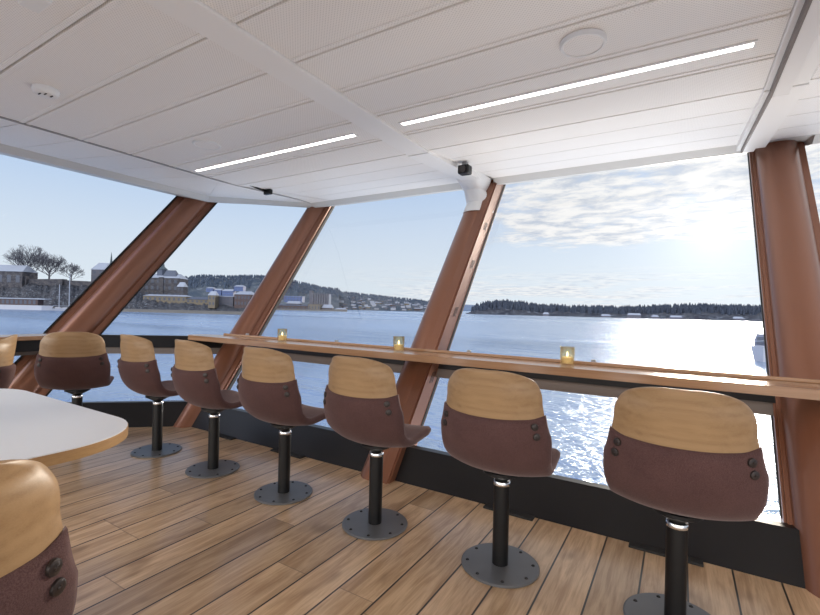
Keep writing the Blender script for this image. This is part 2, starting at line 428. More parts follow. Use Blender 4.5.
# ------------------------------------------------------------------ pillars
R_T = .115
def lean_pt(b, l, z): return Vector((b[0]+l[0]*z, b[1]+l[1]*z, z))
def pillar(label, base, lean, tang, goff, zt_tube, zt_mull, w=.34, shift=0., slots=False, R_T=.15, na=-.03, gk=.004):
    root = thing('slanted_pillar', label, None, (base[0], base[1], 0), kind='structure')
    inv = Matrix.Translation((-base[0], -base[1], 0))
    ax = Vector((lean[0], lean[1], 1)).normalized()
    # tube: rings cut horizontally so that it stands flat on the floor
    bm = new_bm(); seg = 40; rings = []
    a = Vector((ax.y, -ax.x, 0)).normalized(); b = ax.cross(a)
    for z in (0.0, zt_tube*.5, zt_tube):
        c = lean_pt(base, lean, z); ring = []
        for k in range(seg):
            v = (a*math.cos(2*PI*k/seg) + b*math.sin(2*PI*k/seg))*R_T
            v = v - ax*(v.z/ax.z)
            ring.append(bm.verts.new(inv @ (c+v)))
        rings.append(ring)
    for r, s in zip(rings, rings[1:]):
        for k in range(seg): bm.faces.new((r[k], r[(k+1) % seg], s[(k+1) % seg], s[k]))
    bm.faces.new(rings[0][::-1]); bm.faces.new(rings[-1])
    obj('steel_tube', bm, 'copper', root, True)
    # box mullion behind it
    T = Vector((math.cos(tang), math.sin(tang), 0)); N = Vector((-T.y, T.x, 0))
    def sec(z, wa, wb, na_, nb):
        c = lean_pt(base, lean, z)+T*shift
        return [inv @ (c+T*wa+N*na_), inv @ (c+T*wb+N*na_), inv @ (c+T*wb+N*nb), inv @ (c+T*wa+N*nb)]
    bm = new_bm(); add_hexa(bm, sec(.0, -w/2, w/2, na, goff+.05) + sec(zt_mull, -w/2, w/2, na, goff+.05))
    es = [e for e in bm.edges if abs((e.verts[0].co-e.verts[1].co).z) > 1]
    bmesh.ops.bevel(bm, geom=es, offset=.012, segments=2, affect='EDGES')
    obj('mullion', bm, 'copper', root, True)
    for s in (-1, 1):                 # black gasket where the glass meets the mullion
        wa, wb = (s*(w/2), s*(w/2+gk)) if s > 0 else (s*(w/2+gk), s*(w/2))
        bm = new_bm(); add_hexa(bm, sec(.2, wa, wb, goff-gk*4, goff+.02) + sec(zt_mull, wa, wb, goff-gk*4, goff+.02))
        obj('glass_gasket', bm, 'dark', root)
    if slots:
        for zc in (.66, 1.18, 1.62, 2.02):
            bm = new_bm(); c = lean_pt(base, lean, zc)+T*shift+T*(w/2)
            up = ax
            for j in (-1, 0, 1):
                q = c + N*((goff+na)*.5 + j*.022)
                p = [q+up*s2*.05+N*t2*.004 + T*u2 for s2 in (-1, 1) for (u2, t2) in ((-.004, -1), (.0015, -1), (.0015, 1), (-.004, 1))]
                add_hexa(bm, [inv @ v for v in p])
            obj('vent_slot', bm, 'button', root)
    return root
G = .05    # glass offset behind the tube axis (in Y at equal height)
P1 = ((-5.37, 1.49), (0, .796)); P2 = ((-4.145, 2.68), (-.04, .735)); P4 = ((-1.83, 2.70), (.012, .73)); P5 = ((.62, 2.70), (0, .73))
pillar('slanted copper-brown pillar at the left side wall corner, leftmost of four', *P1, math.radians(62), .03, 2.60, 2.60, .46, -.01, R_T=.13, na=-.03, gk=.018)
pillar('slanted copper-brown pillar at the left end of the bar counter', *P2, math.radians(16), .04, 2.60, 2.60, .24, .07, R_T=.128, na=-.05, gk=.009)
pillar('slanted copper-brown pillar under the long white ceiling beam', *P4, 0, G, 2.23, 2.60, .19, .06, True, .148, na=-.165)
pillar('broad copper-brown pillar at the right end of the windows', *P5, 0, G, 2.60, 2.60, .345, .005, R_T=.138)
# white sleeve from the beam down onto the tube of the middle pillar
bm = new_bm(); seg = 32
c0 = lean_pt(*P4, 2.19); c1 = lean_pt(*P4, 2.30); c2 = Vector((-1.84, 4.31, 2.42)); c3 = Vector((-1.82, 4.14, 2.545))
rings = []
for c, rx, ry, p in ((c0, .156, .193, 2), (c1, .152, .186, 2.1), (c2, .110, .15, 2.6), (c3, .13, .27, 5)):
    ring = []
    for k in range(seg):
        an = 2*PI*k/seg; cc, ss = math.cos(an), math.sin(an)
        ring.append(bm.verts.new(c + Vector((rx*abs(cc)**(2/p)*(1 if cc >= 0 else -1), ry*abs(ss)**(2/p)*(1 if ss >= 0 else -1), 0))))
    rings.append(ring)
for r, s in zip(rings, rings[1:]):
    for k in range(seg): bm.faces.new((r[k], r[(k+1) % seg], s[(k+1) % seg], s[k]))
bm.faces.new(rings[0][::-1]); bm.faces.new(rings[-1])
obj('pillar_sleeve', bm, 'white_paint', bA, True)

# ------------------------------------------------------------------ windows and rails
def window(n, a, la, b, lb, ztop, label, z0=.17):
    root = thing('window_%d' % n, label, None, kind='structure')
    bm = new_bm(); A = lambda z: Vector((a[0]+la[0]*z, a[1]+la[1]*z, z)); B = lambda z: Vector((b[0]+lb[0]*z, b[1]+lb[1]*z, z))
    N = 8
    vs = [[bm.verts.new((1-i/N)*A(z)+i/N*B(z)) for i in range(N+1)] for z in (z0, (z0+ztop)/2, ztop)]
    for r, s in zip(vs, vs[1:]):
        for i in range(N): bm.faces.new((r[i], r[i+1], s[i+1], s[i]))
    obj('window_pane', bm, 'glass', root, 'all')
    def bar(name, z1, z2, d0, d1, mat):
        bm = new_bm(); t = (B(z1)-A(z1)).normalized(); nn = Vector((t.y, -t.x, 0))
        if nn.y > 0 and abs(nn.y) > .3: nn = -nn
        if abs(nn.y) <= .3 and nn.x < 0: nn = -nn
        p = [A(z1)+nn*d1, B(z1)+nn*d1, B(z1)+nn*d0, A(z1)+nn*d0, A(z2)+nn*d1, B(z2)+nn*d1, B(z2)+nn*d0, A(z2)+nn*d0]
        add_hexa(bm, p); obj(name, bm, mat, root)
    bar('window_rail', .72, .84, .0, .07, 'kick')
    bar('rail_skirt', .655, .72, .0, .06, 'rail_grey')
    return root
YG = 2.70+G
window(1, (-4.10, YG), (-.04, .735), (-1.83, YG), (0, .73), 2.56, 'large slanted window between the corner pillar and the middle pillar')
window(2, (-1.83, YG), (0, .73), (.62, YG), (0, .73), 2.56, 'largest slanted window between the middle pillar and the right pillar')
window(3, (.62, YG), (0, .73), (4, YG), (0, .73), 2.56, 'slanted window beyond the right pillar')
window(4, (-5.44, 1.55), (0, .796), (-4.13, 2.74), (-.04, .735), 2.56, 'diagonal corner window between the two left pillars')
window(5, (-5.45, -4), (0, 0), (-5.45, 1.55), (0, .796), 2.56, 'side window at the far left')

# ------------------------------------------------------------------ bar counter
root = thing('bar_counter', 'long narrow oak bar counter along the windows', 'counter', (0, 2.81, 0))
bm = new_bm()
r = .12; poly = [(4.0, 0), (4.0, .288), (-4.28, .288), (-4.44, .19)]
for k in range(9):
    a = PI + k*PI/2/8
    poly.append((-4.50+r+r*math.cos(a), r*.9+r*.9*math.sin(a)))
add_prism(bm, poly, .813, .862)
es = [e for e in bm.edges if e.verts[0].co.z > .86 and e.verts[1].co.z > .86]
bmesh.ops.bevel(bm, geom=es, offset=.004, segments=2, affect='EDGES')
obj('worktop', bm, 'oak_counter', root)
bm = new_bm(); add_box(bm, (-4.2, .266, .8624), (4.0, .287, .882), .003)
obj('back_strip', bm, 'oak_counter', root)
bm = new_bm(); add_box(bm, (-3.95, .19, .797), (4.0, .265, .8125), .002)
obj('support_batten', bm, 'kick', root)
for x in (-3.3, -2.4, -.62, .42, 1.6):
    bm = new_bm(); add_box(bm, (x-.06, .13, .803), (x-.02, .188, .8125), .002); add_box(bm, (x+.02, .13, .803), (x+.06, .188, .8125), .002)
    add_box(bm, (x-.06, .176, .79), (x+.06, .1885, .8125), .002)
    obj('steel_bracket', bm, 'chrome', root)
# side counter at the far left
root = thing('side_counter', 'oak side counter below the far left window', 'counter', (-5.36, 0, 0))
bm = new_bm(); add_box(bm, (.0, -3.5, .825), (.34, 1.93, .862), .004); obj('worktop', bm, 'oak_counter', root)
bm = new_bm(); add_box(bm, (.02, -3.5, .72), (.30, 1.86, .8245), .003); obj('fascia', bm, 'kick', root)
# grey clamps on the rail behind the counter
for i, (x, lab) in enumerate([(-4.05, 'small grey clamp behind the counter end at the corner pillar'), (-3.55, 'small grey clamp right of the corner pillar behind the counter'),
                              (-2.80, 'small grey clamp behind the counter, between the left and middle candles'), (-1.46, 'small grey clamp beside the middle pillar on the rail'),
                              (-.55, 'small grey clamp just right of the right candle behind the counter')]):
    bm = new_bm(); add_box(bm, (x-.07, 3.225, .842), (x+.07, 3.27, .862), .004); add_box(bm, (x+.04, 3.21, .85), (x+.07, 3.235, .885), .003)
    o = obj('window_clamp', bm, 'grey_plastic'); tag(o, lab, 'clamp', 'clamps on the window rail')

# ------------------------------------------------------------------ candles
def make_candle(loc, label):
    root = thing('candle_holder', label, 'candle', loc, 0, 'candles on the bar counter')
    bm = new_bm(); seg = 64; rings = []
    for rr, z, ex in ((.036, .0, 0), (.040, .004, 1), (.042, .06, 1), (.043, .118, 1), (.040, .118, 1), (.039, .06, 1), (.036, .012, 0), (.001, .010, 0)):
        rings.append([bm.verts.new(((rr+ex*.0016*math.cos(16*2*PI*k/seg))*math.cos(2*PI*k/seg), (rr+ex*.0016*math.cos(16*2*PI*k/seg))*math.sin(2*PI*k/seg), z)) for k in range(seg)])
    for a, b in zip(rings, rings[1:]):
        for k in range(seg): bm.faces.new((a[k], a[(k+1) % seg], b[(k+1) % seg], b[k]))
    obj('glass_cup', bm, 'amber', root, 'all')
    bm = new_bm(); add_lathe(bm, [(0, .013), (.033, .013), (.034, .05), (.031, .054), (0, .052)], seg=28); obj('wax', bm, 'wax', root, True)
    bm = new_bm(); add_lathe(bm, [(0, .056), (.004, .060), (.0055, .068), (.003, .080), (0, .090)], seg=12); obj('flame', bm, 'flame', root, True)
    return root
make_candle((-3.17, 2.95, .862), 'ribbed amber glass candle on the counter near the corner pillar')
make_candle((-1.865, 2.925, .862), 'ribbed amber glass candle on the counter just left of the middle pillar')
make_candle((-.61, 2.95, .862), 'ribbed amber glass candle on the counter in front of the largest window')

# ------------------------------------------------------------------ chairs
PROF = [(.292, .462), (.282, .482), (.21, .487), (.10, .480), (0, .474), (-.085, .487), (-.148, .520), (-.195, .572), (-.226, .640),
        (-.238, .70), (-.246, .78), (-.256, .86), (-.264, .949)]
def prof(v):                     # Catmull-Rom through the profile points
    n = len(PROF)-1; s = min(max(v, 0), 1)*n; i = min(int(s), n-1); f = s-i
    p = [Vector(PROF[min(max(i+j, 0), n)]) for j in (-1, 0, 1, 2)]
    q = .5*((2*p[1]) + (p[2]-p[0])*f + (2*p[0]-5*p[1]+4*p[2]-p[3])*f*f + (-p[0]+3*p[1]-3*p[2]+p[3])*f**3)
    t = (prof_d(p, f)); return q, t
def prof_d(p, f):
    d = .5*((p[2]-p[0]) + 2*(2*p[0]-5*p[1]+4*p[2]-p[3])*f + 3*(-p[0]+3*p[1]-3*p[2]+p[3])*f*f)
    return d.normalized() if d.length > 1e-9 else Vector((0, 1))
def halfw(q, v):
    z = q[1]; back = v > 6/12
    if not back:
        y = q[0]; w = .222 + .020*max(0, min(1, (.15-y)/.3))
        k = max(0, (y-.13)/.165); w *= (max(0, 1-min(k, 1)**3.2))**(1/2.6)*.75+.25 if k > 0 else 1
        return w
    w = .242 + .006*math.sin(min(1, max(0, (z-.5)/.2))*PI)
    w -= .024*max(0, min(1, (z-.66)/.14))
    k = max(0, (z-.80)/.1505)
    w *= max(0, 1-min(k, 1)**2.6)**(1/2.6)
    return w
def S(u, v, off=0., wadd=0.):
    q, t = prof(v); w = halfw(q, v)
    if w > .02: w += wadd
    nrm = Vector((t[1], -t[0])) if True else None        # points inward / up
    if nrm[1] < 0 and v < .5: nrm = -nrm
    if v >= .5 and nrm[0] < 0: nrm = -nrm
    b = max(0, min(1, (v-.35)/.3)); cur = .028*(1-b) + .088*b
    uu = abs(u)*min(1, w/(.245 if v < .45 else .19))
    q2 = q + nrm*(cur*uu**2.3 + off)
    return Vector((u*w, q2[0], q2[1]))
def vz(z):                       # v on the back for a height z
    lo, hi = .5, 1
    for _ in range(30):
        m = (lo+hi)/2
        if prof(m)[0][1] < z: lo = m
        else: hi = m
    return lo
def shell(bm, v0f, v1f, th_in, th_out, nu=26, nv=46, wadd=0., vpow=1.):
    inner, outer = [], []
    for j in range(nv+1):
        f = j/nv
        ri, ro = [], []
        for i in range(nu+1):
            u = math.sin((i/nu*2-1)*PI/2)
            u = .35*u + .65*(i/nu*2-1)
            v = v0f(u) + (v1f(u)-v0f(u))*f
            # pinch the thickness at every border for a soft edge
            e = min(1, min(f*nv, nv-f*nv)/2.0)*min(1, min(i, nu-i)/1.5)
            e = math.sqrt(max(0, 1-(1-e)**2))
            e = .35+.65*e
            ri.append(bm.verts.new(S(u, v, th_in*e, wadd))); ro.append(bm.verts.new(S(u, v, -th_out*e, wadd)))
        inner.append(ri); outer.append(ro)
    for g_, flip in ((inner, 0), (outer, 1)):
        for a, b in zip(g_, g_[1:]):
            for i in range(nu):
                q = (a[i], a[i+1], b[i+1], b[i])
                bm.faces.new(q if not flip else q[::-1])
    def rim(A, B):
        for k in range(len(A)-1): bm.faces.new((A[k], A[k+1], B[k+1], B[k]))
    rim(inner[0], outer[0]); rim(inner[-1], outer[-1])
    rim([r[0] for r in inner], [r[0] for r in outer]); rim([r[-1] for r in inner], [r[-1] for r in outer])
    bmesh.ops.remove_doubles(bm, verts=bm.verts, dist=1e-5)
def seam(u): return vz(.745 + .004*u*u + .012*max(0, abs(u)-.8)/.2)
def make_chair(label, group):
    root = thing('swivel_chair', label, 'chair', (0, 0, 0), 0, group)
    bm = new_bm(); shell(bm, lambda u: seam(u)-.035, lambda u: 1.0, .005, .006, nv=30)
    obj('backrest', bm, 'oak_back', root, True)
    bm = new_bm(); shell(bm, lambda u: 0.0, seam, .016, .026, nv=46, wadd=.006)
    obj('seat_upholstery', bm, 'fabric', root, 'all')
    for s in (-1, 1):
        for z in (.722, .680):
            v = vz(z); p = S(s*.84, v, -.0258, .006)
            n = (S(s*.86, v, -.0258, .006)-S(s*.82, v, -.0258, .006)).cross(S(s*.84, v+.01, -.0258, .006)-S(s*.84, v-.01, -.0258, .006)).normalized()
            if n.y > 0: n = -n
            p = p - n*.0015
            bm = new_bm(); add_tube(bm, [p, p+n*.003, p+n*.0065, p+n*.008], [.0155, .0155, .0145, .010], 18)
            add_tube(bm, [p+n*.0078, p+n*.0105], [.0045, .0035], 8)
            obj('button', bm, 'button', root, True)
    bm = new_bm(); add_lathe(bm, [(0, 0), (.178, 0), (.181, .003), (.181, .008), (.176, .012), (0, .012)], seg=56)
    base = obj('base_plate', bm, 'base_metal', root, True)
    for k in range(8):
        a = (k+.5)*PI/4; bm = new_bm(); add_lathe(bm, [(0, .0155), (.006, .0155), (.0085, .012), (.0085, .0115), (0, .0115)], (.152*math.cos(a), .152*math.sin(a), 0), 10)
        obj('bolt', bm, 'dark', base)
    bm = new_bm(); add_lathe(bm, [(.037, .0118), (.037, .388), (.0335, .392), (0, .392)], seg=32)
    obj('column', bm, 'black_metal', root, True)
    bm = new_bm(); add_lathe(bm, [(.0385, .382), (.0395, .385), (.0395, .394), (.037, .400), (.030, .403), (0, .403)], seg=32)
    obj('collar', bm, 'chrome', root, True)
    bm = new_bm(); add_lathe(bm, [(.026, .402), (.034, .410), (.055, .422), (.09, .440), (.09, .453), (0, .453)], seg=28)
    obj('seat_bracket', bm, 'black_metal', root, True)
    return root
GC = 'oak and mauve swivel chairs fixed to the deck'
proto = make_chair('', GC)
chairs = [
    ((-3.585, 2.04), 0.0, 'swivel chair beyond the white table corner, first from the corner pillar along the counter'),
    ((-2.87, 2.045), -.03, 'swivel chair second from the corner pillar, in front of the rounded counter end'),
    ((-2.144, 2.04), .03, 'swivel chair third from the corner pillar, just below the left candle'),
    ((-1.425, 2.035), .0, 'swivel chair directly in front of the middle pillar'),
    ((-.705, 2.04), .02, 'swivel chair between the middle pillar and the right candle'),
    ((.005, 2.03), .02, 'swivel chair in front of the broad right pillar, largest at the counter'),
    ((-4.33, 1.78), math.radians(55), 'swivel chair turned to the diagonal window beyond the white table'),
    ((-4.05, 1.0), math.radians(155), 'swivel chair seen edge-on at the far left beyond the table'),
    ((-1.172, .184), math.radians(83), 'close-up swivel chair at the near end of the white table'),
]
for i, (p, rz, lab) in enumerate(chairs):
    o = proto if i == 0 else copy_tree(proto)
    o.location = (p[0], p[1], 0.0); o.rotation_euler.z = rz; o['label'] = lab

# ------------------------------------------------------------------ table
root = thing('cafe_table', 'white-topped table with rounded corners and oak edge', 'table', (-2.035, .40, 0))
def rrect(hx, hy, r, n=12):
    p = []
    for cx, cy, a0 in ((hx-r, hy-r, 0), (-hx+r, hy-r, PI/2), (-hx+r, -hy+r, PI), (hx-r, -hy+r, 1.5*PI)):
        for k in range(n+1): a = a0+k*PI/2/n; p.append((cx+r*math.cos(a), cy+r*math.sin(a)))
    return p
bm = new_bm(); add_prism(bm, rrect(.645, .405, .26), .768, .7975); obj('edge_band', bm, 'oak_edge', root, True)
bm = new_bm(); add_prism(bm, rrect(.643, .403, .258), .7976, .8005); obj('tabletop', bm, 'table_white', root)
bm = new_bm(); add_lathe(bm, [(.04, .012), (.04, .74), (.14, .745), (.14, .7675), (0, .7675)], seg=28); obj('column', bm, 'black_metal', root, True)
bm = new_bm(); add_lathe(bm, [(0, 0), (.27, 0), (.27, .010), (.26, .014), (0, .014)], seg=48); obj('base_plate', bm, 'base_metal', root, True)

# ------------------------------------------------------------------ ceiling fittings
def lamp(x0, x1, y, label, z=ZC):
    root = thing('ceiling_light', label, 'light', ((x0+x1)/2, y, z), 0, 'linear ceiling lights')
    h = (x1-x0)/2
    bm = new_bm(); add_box(bm, (-h, -.018, -.004), (h, .018, .0), .001); obj('diffuser', bm, 'lamp', root)
    bm = new_bm()
    add_box(bm, (-h-.012, -.031, -.006), (h+.012, -.0185, -.0002)); add_box(bm, (-h-.012, .0185, -.006), (h+.012, .031, -.0002))
    add_box(bm, (-h-.012, -.0184, -.006), (-h-.0005, .0184, -.0002)); add_box(bm, (h+.0005, -.0184, -.006), (h+.012, .0184, -.0002))
    obj('frame', bm, 'white_plastic', root)
lamp(-3.775, -1.965, 2.445, 'linear white ceiling light left of the long beam')
lamp(-1.575, .25, 2.445, 'linear white ceiling light between the two beams')
def disc(x, y, r, h, label, cat='vent', name='ceiling_speaker', z=ZC):
    root = thing(name, label, cat, (x, y, z))
    bm = new_bm(); add_lathe(bm, [(r, -.0005), (r, -h*.5), (r*.94, -h), (r*.86, -h), (r*.84, -h*.8), (r*.84, -.0005)], seg=48); obj('rim', bm, 'white_plastic', root, True)
    bm = new_bm(); add_lathe(bm, [(r*.838, -.001), (r*.838, -h*.78), (r*.5, -h*.9), (0, -h*.9)], seg=40); obj('grille', bm, 'ceiling', root, True)
disc(-.395, 2.077, .098, .02, 'round white ceiling speaker between the two beams', 'speaker')
disc(-3.085, 2.075, .10, .012, 'round white ceiling speaker left of the long beam', 'speaker')
root = thing('smoke_detector', 'small white smoke detector on the ceiling', 'smoke detector', (-3.12, 1.087, ZC))
bm = new_bm(); add_lathe(bm, [(.062, -.0005), (.064, -.016), (.058, -.032), (.046, -.040), (0, -.041)], seg=40); obj('housing', bm, 'white_plastic', root, True)
for a in (0.4, 1.5, 2.6):
    bm = new_bm(); x, y = .03*math.cos(a-1.9), .03*math.sin(a-1.9)
    add_box(bm, (x-.014, y-.003, -.0435), (x+.014, y+.003, -.038)); obj('slot', bm, 'dark', root)
bm = new_bm(); add_box(bm, (-2.30, .70, ZC-.02), (-2.17, .77, ZC-.0005), .004)
tag(obj('ceiling_sensor', bm, 'white_plastic'), 'white box sensor on the ceiling above the table', 'sensor')
root = thing('security_camera', 'small black camera at the end of the long beam', 'camera', (-1.60, 3.49, zs(3.49)-.03))
bm = new_bm(); add_box(bm, (-.05, -.045, -.075), (.05, .045, .0), .012); obj('housing', bm, 'black_metal', root)
bm = new_bm(); add_tube(bm, [(.0, -.045, -.038), (.0, -.056, -.040)], .028, 18); obj('lens', bm, 'button', root, True)
bm = new_bm(); add_box(bm, (-.02, -.02, .0), (.02, .02, .03)); obj('mount', bm, 'grey_plastic', root)
root = thing('cable_clip', 'black clip with short stem on the ceiling groove', 'clip', (-3.80, 3.29, zs(3.29)-.002))
bm = new_bm(); add_box(bm, (-.055, -.02, -.055), (.045, .02, -.002), .006); obj('body', bm, 'black_metal', root)
bm = new_bm(); add_box(bm, (-.05, -.055, -.022), (-.025, -.02, -.004), .002); add_tube(bm, [(-.03, -.04, -.02), (.02, -.27, -.016)], .011, 8); obj('stem', bm, 'black_metal', root)

# ------------------------------------------------------------------ the fjord outside
ZW = -6.0
bm = new_bm()
vs = [bm.verts.new(p) for p in ((-3500, -600, ZW), (2500, -600, ZW), (2500, 4500, ZW), (-3500, 4500, ZW))]; bm.faces.new(vs)
struct('water', bm, 'water', 'calm fjord water')

def at_shore(x, y):         # waterline seen at (x, y)
    return on_z(x, y, ZW)
def depth_of(p): return (p-EYE).dot(Fv)
HZ = lambda x: 308.3+(x-410)*.0248
def col(x, ytop, d): return 1.2 + (HZ(x)-ytop)*d/F_PX
def hill(name, pts, d, back, mat, label, slope=.35, jag=.0, step=3, seed=1):
    """pts: (x, ridge y); the foot stands at depth d and the ridge at d+back"""
    rr = random.Random(seed); bm = new_bm(); rows = [[], [], [], [], []]
    x = pts[0][0]
    xs = []
    while x <= pts[-1][0]: xs.append(x); x += step
    ridge = []
    for x in xs:
        for (xa, ya), (xb, yb) in zip(pts, pts[1:]):
            if xa <= x <= xb: yt = ya+(yb-ya)*(x-xa)/(xb-xa); break
        h = col(x, yt, d+back)-ZW + rr.uniform(-jag, jag)
        h = max(h, .6)
        for j, (k, hk) in enumerate(((0, -.02), (.12, .22), (.45, .62), (1, 1), (1.6, .2))):
            p = at(x, HZ(x), d+back*k); jit = 1 if j in (0, 3) else 1+rr.uniform(-.12, .12)
            rows[j].append(bm.verts.new((p.x, p.y, ZW+h*hk*jit)))
        p = at(x, HZ(x), d+back*.45); ridge.append((x, ZW+h))
    for a, b in zip(rows, rows[1:]):
        for i in range(len(xs)-1): bm.faces.new((a[i], a[i+1], b[i+1], b[i]))
    o = struct(name, bm, mat, label, smooth='all')
    return xs, [r_[1] for r_ in ridge]
def hill_height(pts, d, back, x, k):
    for (xa, ya), (xb, yb) in zip(pts, pts[1:]):
        if xa <= x <= xb: yt = ya+(yb-ya)*(x-xa)/(xb-xa)
    h = max(.6, col(x, yt, d+back)-ZW)
    ks = [(0, -.02), (.12, .22), (.45, .62), (1, 1), (1.6, .2)]
    for (a, b), (c, e) in zip(ks, ks[1:]):
        if a <= k <= c: return ZW+h*(b+(e-b)*(k-a)/(c-a))
def forest(name, pts, d, back, n, hmin, hmax, mat, label, kr=(.15, 1.0), seed=3, xr=None):
    rr = random.Random(seed); bm = new_bm(); x0, x1 = xr or (pts[0][0]+1, pts[-1][0]-1)
    for i in range(n):
        x = rr.uniform(x0, x1); k = rr.uniform(*kr) if i % 3 else kr[1]
        p = at(x, HZ(x), d+back*k); z = hill_height(pts, d, back, x, k); h = rr.uniform(hmin, hmax); r_ = h*rr.uniform(.16, .28)
        a0 = rr.uniform(0, 6)
        lo = [bm.verts.new((p.x+r_*math.cos(a0+2*PI*j/5), p.y+r_*math.sin(a0+2*PI*j/5), z-.3)) for j in range(5)]
        mi = [bm.verts.new((p.x+r_*.75*math.cos(a0+.5+2*PI*j/5), p.y+r_*.75*math.sin(a0+.5+2*PI*j/5), z+h*.55)) for j in range(5)]
        top = bm.verts.new((p.x, p.y, z+h))
        for j in range(5):
            bm.faces.new((lo[j], lo[(j+1) % 5], mi[(j+1) % 5], mi[j])); bm.faces.new((mi[j], mi[(j+1) % 5], top))
    o = obj(name, bm, mat); tag(o, label, 'trees', kind='stuff'); return o

# left headland with the fortress (depth about 300 m)
DL = 316.
HEAD = [(-60, 280), (0, 283), (30, 281), (60, 283), (100, 285), (125, 289), (160, 296), (215, 300), (262, 303)]
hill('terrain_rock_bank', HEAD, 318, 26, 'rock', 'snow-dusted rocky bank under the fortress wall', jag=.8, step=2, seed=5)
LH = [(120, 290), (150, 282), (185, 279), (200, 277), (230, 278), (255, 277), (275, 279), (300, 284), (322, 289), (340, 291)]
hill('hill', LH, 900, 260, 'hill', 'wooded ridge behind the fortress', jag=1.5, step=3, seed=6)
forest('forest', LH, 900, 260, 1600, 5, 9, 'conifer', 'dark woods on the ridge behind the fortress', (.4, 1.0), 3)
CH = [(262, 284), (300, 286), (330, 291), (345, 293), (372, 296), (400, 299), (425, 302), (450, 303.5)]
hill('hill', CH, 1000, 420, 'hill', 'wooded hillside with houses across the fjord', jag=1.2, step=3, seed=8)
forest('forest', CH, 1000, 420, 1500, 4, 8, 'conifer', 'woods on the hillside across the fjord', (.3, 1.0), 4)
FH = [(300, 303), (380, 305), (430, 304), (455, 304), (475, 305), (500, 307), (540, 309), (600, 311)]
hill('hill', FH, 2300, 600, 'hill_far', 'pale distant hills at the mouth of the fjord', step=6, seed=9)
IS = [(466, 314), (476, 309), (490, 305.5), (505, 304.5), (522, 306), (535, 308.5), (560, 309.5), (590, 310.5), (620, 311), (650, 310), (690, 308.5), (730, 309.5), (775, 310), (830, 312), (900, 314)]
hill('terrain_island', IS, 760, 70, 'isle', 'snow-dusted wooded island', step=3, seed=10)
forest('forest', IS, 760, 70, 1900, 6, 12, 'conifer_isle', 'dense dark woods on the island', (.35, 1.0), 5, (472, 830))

def quay(x0, x1, d, h, label, mat='quay'):
    bm = new_bm(); a, b = at(x0, HZ(x0), d), at(x1, HZ(x1), d); t = (b-a); t.z = 0; t.normalize(); n = Vector((-t.y, t.x, 0))
    A, B = Vector((a.x, a.y, ZW-.5)), Vector((b.x, b.y, ZW-.5)); up = Vector((0, 0, h+.5))
    add_hexa(bm, [A, B, B+n*16, A+n*16, A+up, B+up, B+n*16+up, A+n*16+up])
    return struct('terrain_quay', bm, mat, label)
quay(-60, 262, 306, 1.9, 'low stone quay along the left shore')
quay(262, 345, 640, 2.2, 'low quay on the shore below the hillside town')

def building(x0, x1, yb, yt, d, label, wall='house_grey', roof='snow', rh=.35, deep=10., name='house', group=None, floors=2, cols_=4, flat=False, cat='house'):
    a, b = at(x0, yb, d), at(x1, yb, d); z0 = min(a.z, b.z)-1.5; z1 = (at((x0+x1)/2, yt, d)).z
    t = (b-a); t.z = 0; W = t.length; t.normalize(); ang = math.atan2(t.y, t.x)
    root = thing(name, label, cat, (a.x, a.y, z0), ang, group)
    H = z1-z0; we = H*(1-rh) if not flat else H-.4
    bm = new_bm(); add_box(bm, (0, 0, 0), (W, deep, we)); obj('wall', bm, wall, root)
    bm = new_bm(); o_ = .4
    if flat: add_box(bm, (-o_, -o_, we), (W+o_, deep+o_, H))
    else:
        v = [bm.verts.new(p) for p in ((-o_, -o_, we), (W+o_, -o_, we), (W+o_, deep+o_, we), (-o_, deep+o_, we), (min(W*.12, 2), deep/2, H), (max(W*.88, W-2), deep/2, H))]
        for q in ((0, 1, 5, 4), (2, 3, 4, 5), (1, 2, 5), (3, 0, 4), (3, 2, 1, 0)): bm.faces.new([v[i] for i in q])
    obj('roof', bm, roof, root)
    if floors:
        bm = new_bm(); ww = W/cols_*.45; hh = (we-1.5)/floors*.5
        for i in range(cols_):
            for j in range(floors):
                cx, cz = (i+.5)*W/cols_, 1.5+(j+.5)*(we-1.5)/floors
                add_box(bm, (cx-ww/2, -.08, cz-hh/2), (cx+ww/2, .02, cz+hh/2))
        obj('windows', bm, 'window_dark', root)
    return root, W, we, H

# fortress wall
bm = new_bm()
for xa, ya, xb, yb, d in ((-60, 277, 26, 276, 338), (26, 279, 62, 279, 340), (62, 280, 125, 283, 342)):
    a, b = at(xa, 288, d), at(xb, 288, d); t = b-a; t.z = 0; t.normalize(); n = Vector((-t.y, t.x, 0))
    zt0, zt1 = at(xa, ya, d).z, at(xb, yb, d).z; zb = 2.0
    A, B = Vector((a.x, a.y, zb)), Vector((b.x, b.y, zb))
    add_hexa(bm, [A, B, B+n*5, A+n*5, Vector((A.x, A.y, zt0)), Vector((B.x, B.y, zt1)), Vector((B.x, B.y, zt1))+n*5, Vector((A.x, A.y, zt0))+n*5])
tag(obj('fortress_wall', bm, 'stone'), 'long grey stone fortress wall above the rocky bank', 'wall')
building(-22, 22, 285, 264, 336, 'long stone building with snowy roof at the far left', 'stone', 'snow', .30, 14, cat='building', name='barracks', floors=1, cols_=5)
r_, W, we, H = building(91, 104, 280, 262, 360, 'tall dark gabled house beside the leftmost pillar', 'house_grey', 'snow', .38, 14, 'gabled_house', floors=2, cols_=2)
